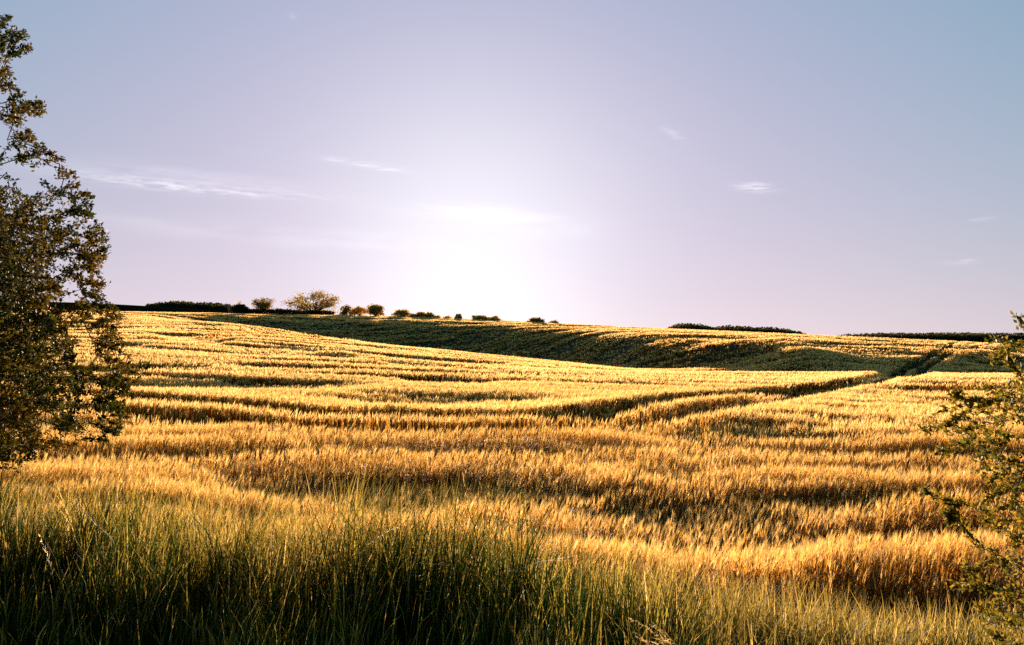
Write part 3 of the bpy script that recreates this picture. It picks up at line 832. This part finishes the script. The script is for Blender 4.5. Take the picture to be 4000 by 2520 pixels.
# ------------------------------------------------------------------ sky
w = bpy.data.worlds.new('World'); sc.world = w; w.use_nodes = True
N = w.node_tree.nodes; L = w.node_tree.links; N.clear()
def math_(op, a, b=None, clamp=False):
    n = N.new('ShaderNodeMath'); n.operation = op; n.use_clamp = clamp
    for i, q in enumerate((a, b)):
        if q is None: continue
        if isinstance(q, (int, float)): n.inputs[i].default_value = q
        else: L.new(q, n.inputs[i])
    return n.outputs[0]
def mixc(bt, fac, a, b):
    n = N.new('ShaderNodeMix'); n.data_type = 'RGBA'; n.blend_type = bt
    for k, q in (('Factor', fac), ('A', a), ('B', b)):
        if isinstance(q, (int, float)): n.inputs[k].default_value = q
        elif isinstance(q, tuple): n.inputs[k].default_value = (*q, 1)
        else: L.new(q, n.inputs[k])
    return n.outputs['Result']
sky = N.new('ShaderNodeTexSky'); sky.sky_type = 'NISHITA'; sky.sun_disc = False
sky.sun_elevation = SUN_EL; sky.sun_rotation = SUN_AZ
sky.air_density = 0.5; sky.dust_density = 0.3; sky.ozone_density = 3.0
tc = N.new('ShaderNodeTexCoord')
sep = N.new('ShaderNodeSeparateXYZ'); L.new(tc.outputs['Generated'], sep.inputs[0])
dot = N.new('ShaderNodeVectorMath'); dot.operation = 'DOT_PRODUCT'; L.new(tc.outputs['Generated'], dot.inputs[0]); dot.inputs[1].default_value = SUN
dp = math_('MAXIMUM', dot.outputs['Value'], 0.0)
el = math_('ARCSINE', sep.outputs['Z'])
az = math_('ARCTAN2', sep.outputs['X'], sep.outputs['Y'])
SKYK = dict(tint=(.155, .145, .14))
base = mixc('MULTIPLY', 1.0, sky.outputs[0], SKYK['tint'])
# sunlit thin cirrus wisps
nz = N.new('ShaderNodeTexNoise'); nz.inputs['Scale'].default_value = 9; nz.inputs['Detail'].default_value = 6; nz.inputs['Roughness'].default_value = .62
mp = N.new('ShaderNodeMapping'); L.new(tc.outputs['Generated'], mp.inputs['Vector']); mp.inputs['Scale'].default_value = (1.0, 1.0, 7.0); mp.inputs['Rotation'].default_value = (0, R(-7), 0)
L.new(mp.outputs[0], nz.inputs['Vector'])
nz2 = N.new('ShaderNodeTexNoise'); nz2.inputs['Scale'].default_value = 45; nz2.inputs['Detail'].default_value = 5
L.new(mp.outputs[0], nz2.inputs['Vector'])
acc = None
def wisp(x, y, hw, hh, tilt, amt, fine=True):
    global acc
    u, s = ray(x, y); a0 = math.atan(u); e0 = math.atan(s / math.sqrt(1 + u * u))
    da = math_('SUBTRACT', az, a0); de = math_('SUBTRACT', el, e0)
    de = math_('ADD', de, math_('MULTIPLY', da, tilt))
    q = math_('ADD', math_('POWER', math_('DIVIDE', math_('ABSOLUTE', da), hw / F), 2.0), math_('POWER', math_('DIVIDE', math_('ABSOLUTE', de), hh / F), 2.0))
    g_ = math_('EXPONENT', math_('MULTIPLY', q, -1.0))
    n_ = (nz2 if fine else nz).outputs['Fac']
    g_ = math_('MULTIPLY', math_('MULTIPLY', g_, amt), math_('MULTIPLY', math_('SUBTRACT', n_, .36, True), 5.0))
    acc = g_ if acc is None else math_('ADD', acc, g_)
wisp(755, 187, 15, 4, .12, .8); wisp(672, 133, 11, 4, .55, .28); wisp(372, 166, 32, 3.2, .12, .42); wisp(338, 160, 20, 2, .1, .30)
wisp(150, 183, 70, 4, .05, .42); wisp(215, 189, 85, 5, .02, .38); wisp(160, 178, 100, 8, .02, .22, False); wisp(963, 262, 14, 2, -.03, .35); wisp(985, 219, 13, 1.6, 0, .2)
wisp(200, 175, 90, 9, .02, .16, False); wisp(470, 212, 60, 7, .05, .30, False); wisp(520, 225, 80, 12, .05, .22, False); wisp(190, 228, 120, 10, .02, .14, False)
wisp(320, 240, 120, 8, .02, .16, False); wisp(293, 16, 4, 3, 0, .2)
W1 = N.new('ShaderNodeBackground'); W1.inputs['Strength'].default_value = 0.0605
# aureole round the sun: forward scattering in thin high cloud
g1 = math_('POWER', dp, 3.2); g2 = math_('POWER', dp, 40.0)
soft = math_('ADD', math_('MULTIPLY', dp, .8), .2)
au = mixc('MULTIPLY', 1.0, mixc('MIX', g1, (.35, 4.9, 6.1), (5.6, 4.5, 6.3)), soft)
au = mixc('ADD', 1.0, au, mixc('MULTIPLY', 1.0, (3.4, 3.7, 2.5), g2))
tot = mixc('ADD', 1.0, base, au)
# haze layer near the horizon, pinkish in low sun
hz = math_('MULTIPLY', math_('EXPONENT', math_('MULTIPLY', math_('MAXIMUM', sep.outputs['Z'], 0.0), -5.0)), math_('SUBTRACT', .85, math_('MULTIPLY', g2, .7)))
tot = mixc('MIX', hz, tot, mixc('MULTIPLY', 1.0, (9.8, 7.7, 7.9), soft))
zf = math_('SUBTRACT', 1.0, math_('MULTIPLY', math_('MAXIMUM', sep.outputs['Z'], 0.0), .75), True)
tot = mixc('MULTIPLY', 1.0, tot, mixc('MIX', zf, (.45, .72, .82), (1.0, 1.0, 1.0)))
tot = mixc('ADD', 1.0, tot, mixc('MULTIPLY', 1.0, (3.4, 3.1, 2.9), acc))
L.new(tot, W1.inputs['Color'])
wo = N.new('ShaderNodeOutputWorld'); L.new(W1.outputs[0], wo.inputs['Surface'])

sl = bpy.data.lights.new('sun', 'SUN'); sl.energy = 5.0; sl.angle = R(.5); sl.color = (1.0, .74, .57)
so = bpy.data.objects.new('sun', sl); COL.objects.link(so)
so.rotation_euler = (-SUN).to_track_quat('-Z', 'Y').to_euler()
so.location = (0, 0, 30)

# ------------------------------------------------------------------ render
sc.render.engine = 'CYCLES'
sc.cycles.use_denoising = False
sc.cycles.max_bounces = 6; sc.cycles.diffuse_bounces = 3; sc.cycles.glossy_bounces = 2; sc.cycles.transmission_bounces = 3
sc.cycles.transparent_max_bounces = 4
sc.cycles.use_adaptive_sampling = False
sc.view_settings.view_transform = 'Standard'
sc.view_settings.look = 'None'
sc.view_settings.exposure = 0.75
sc.view_settings.gamma = 1.0
print('faces', NB, NG)
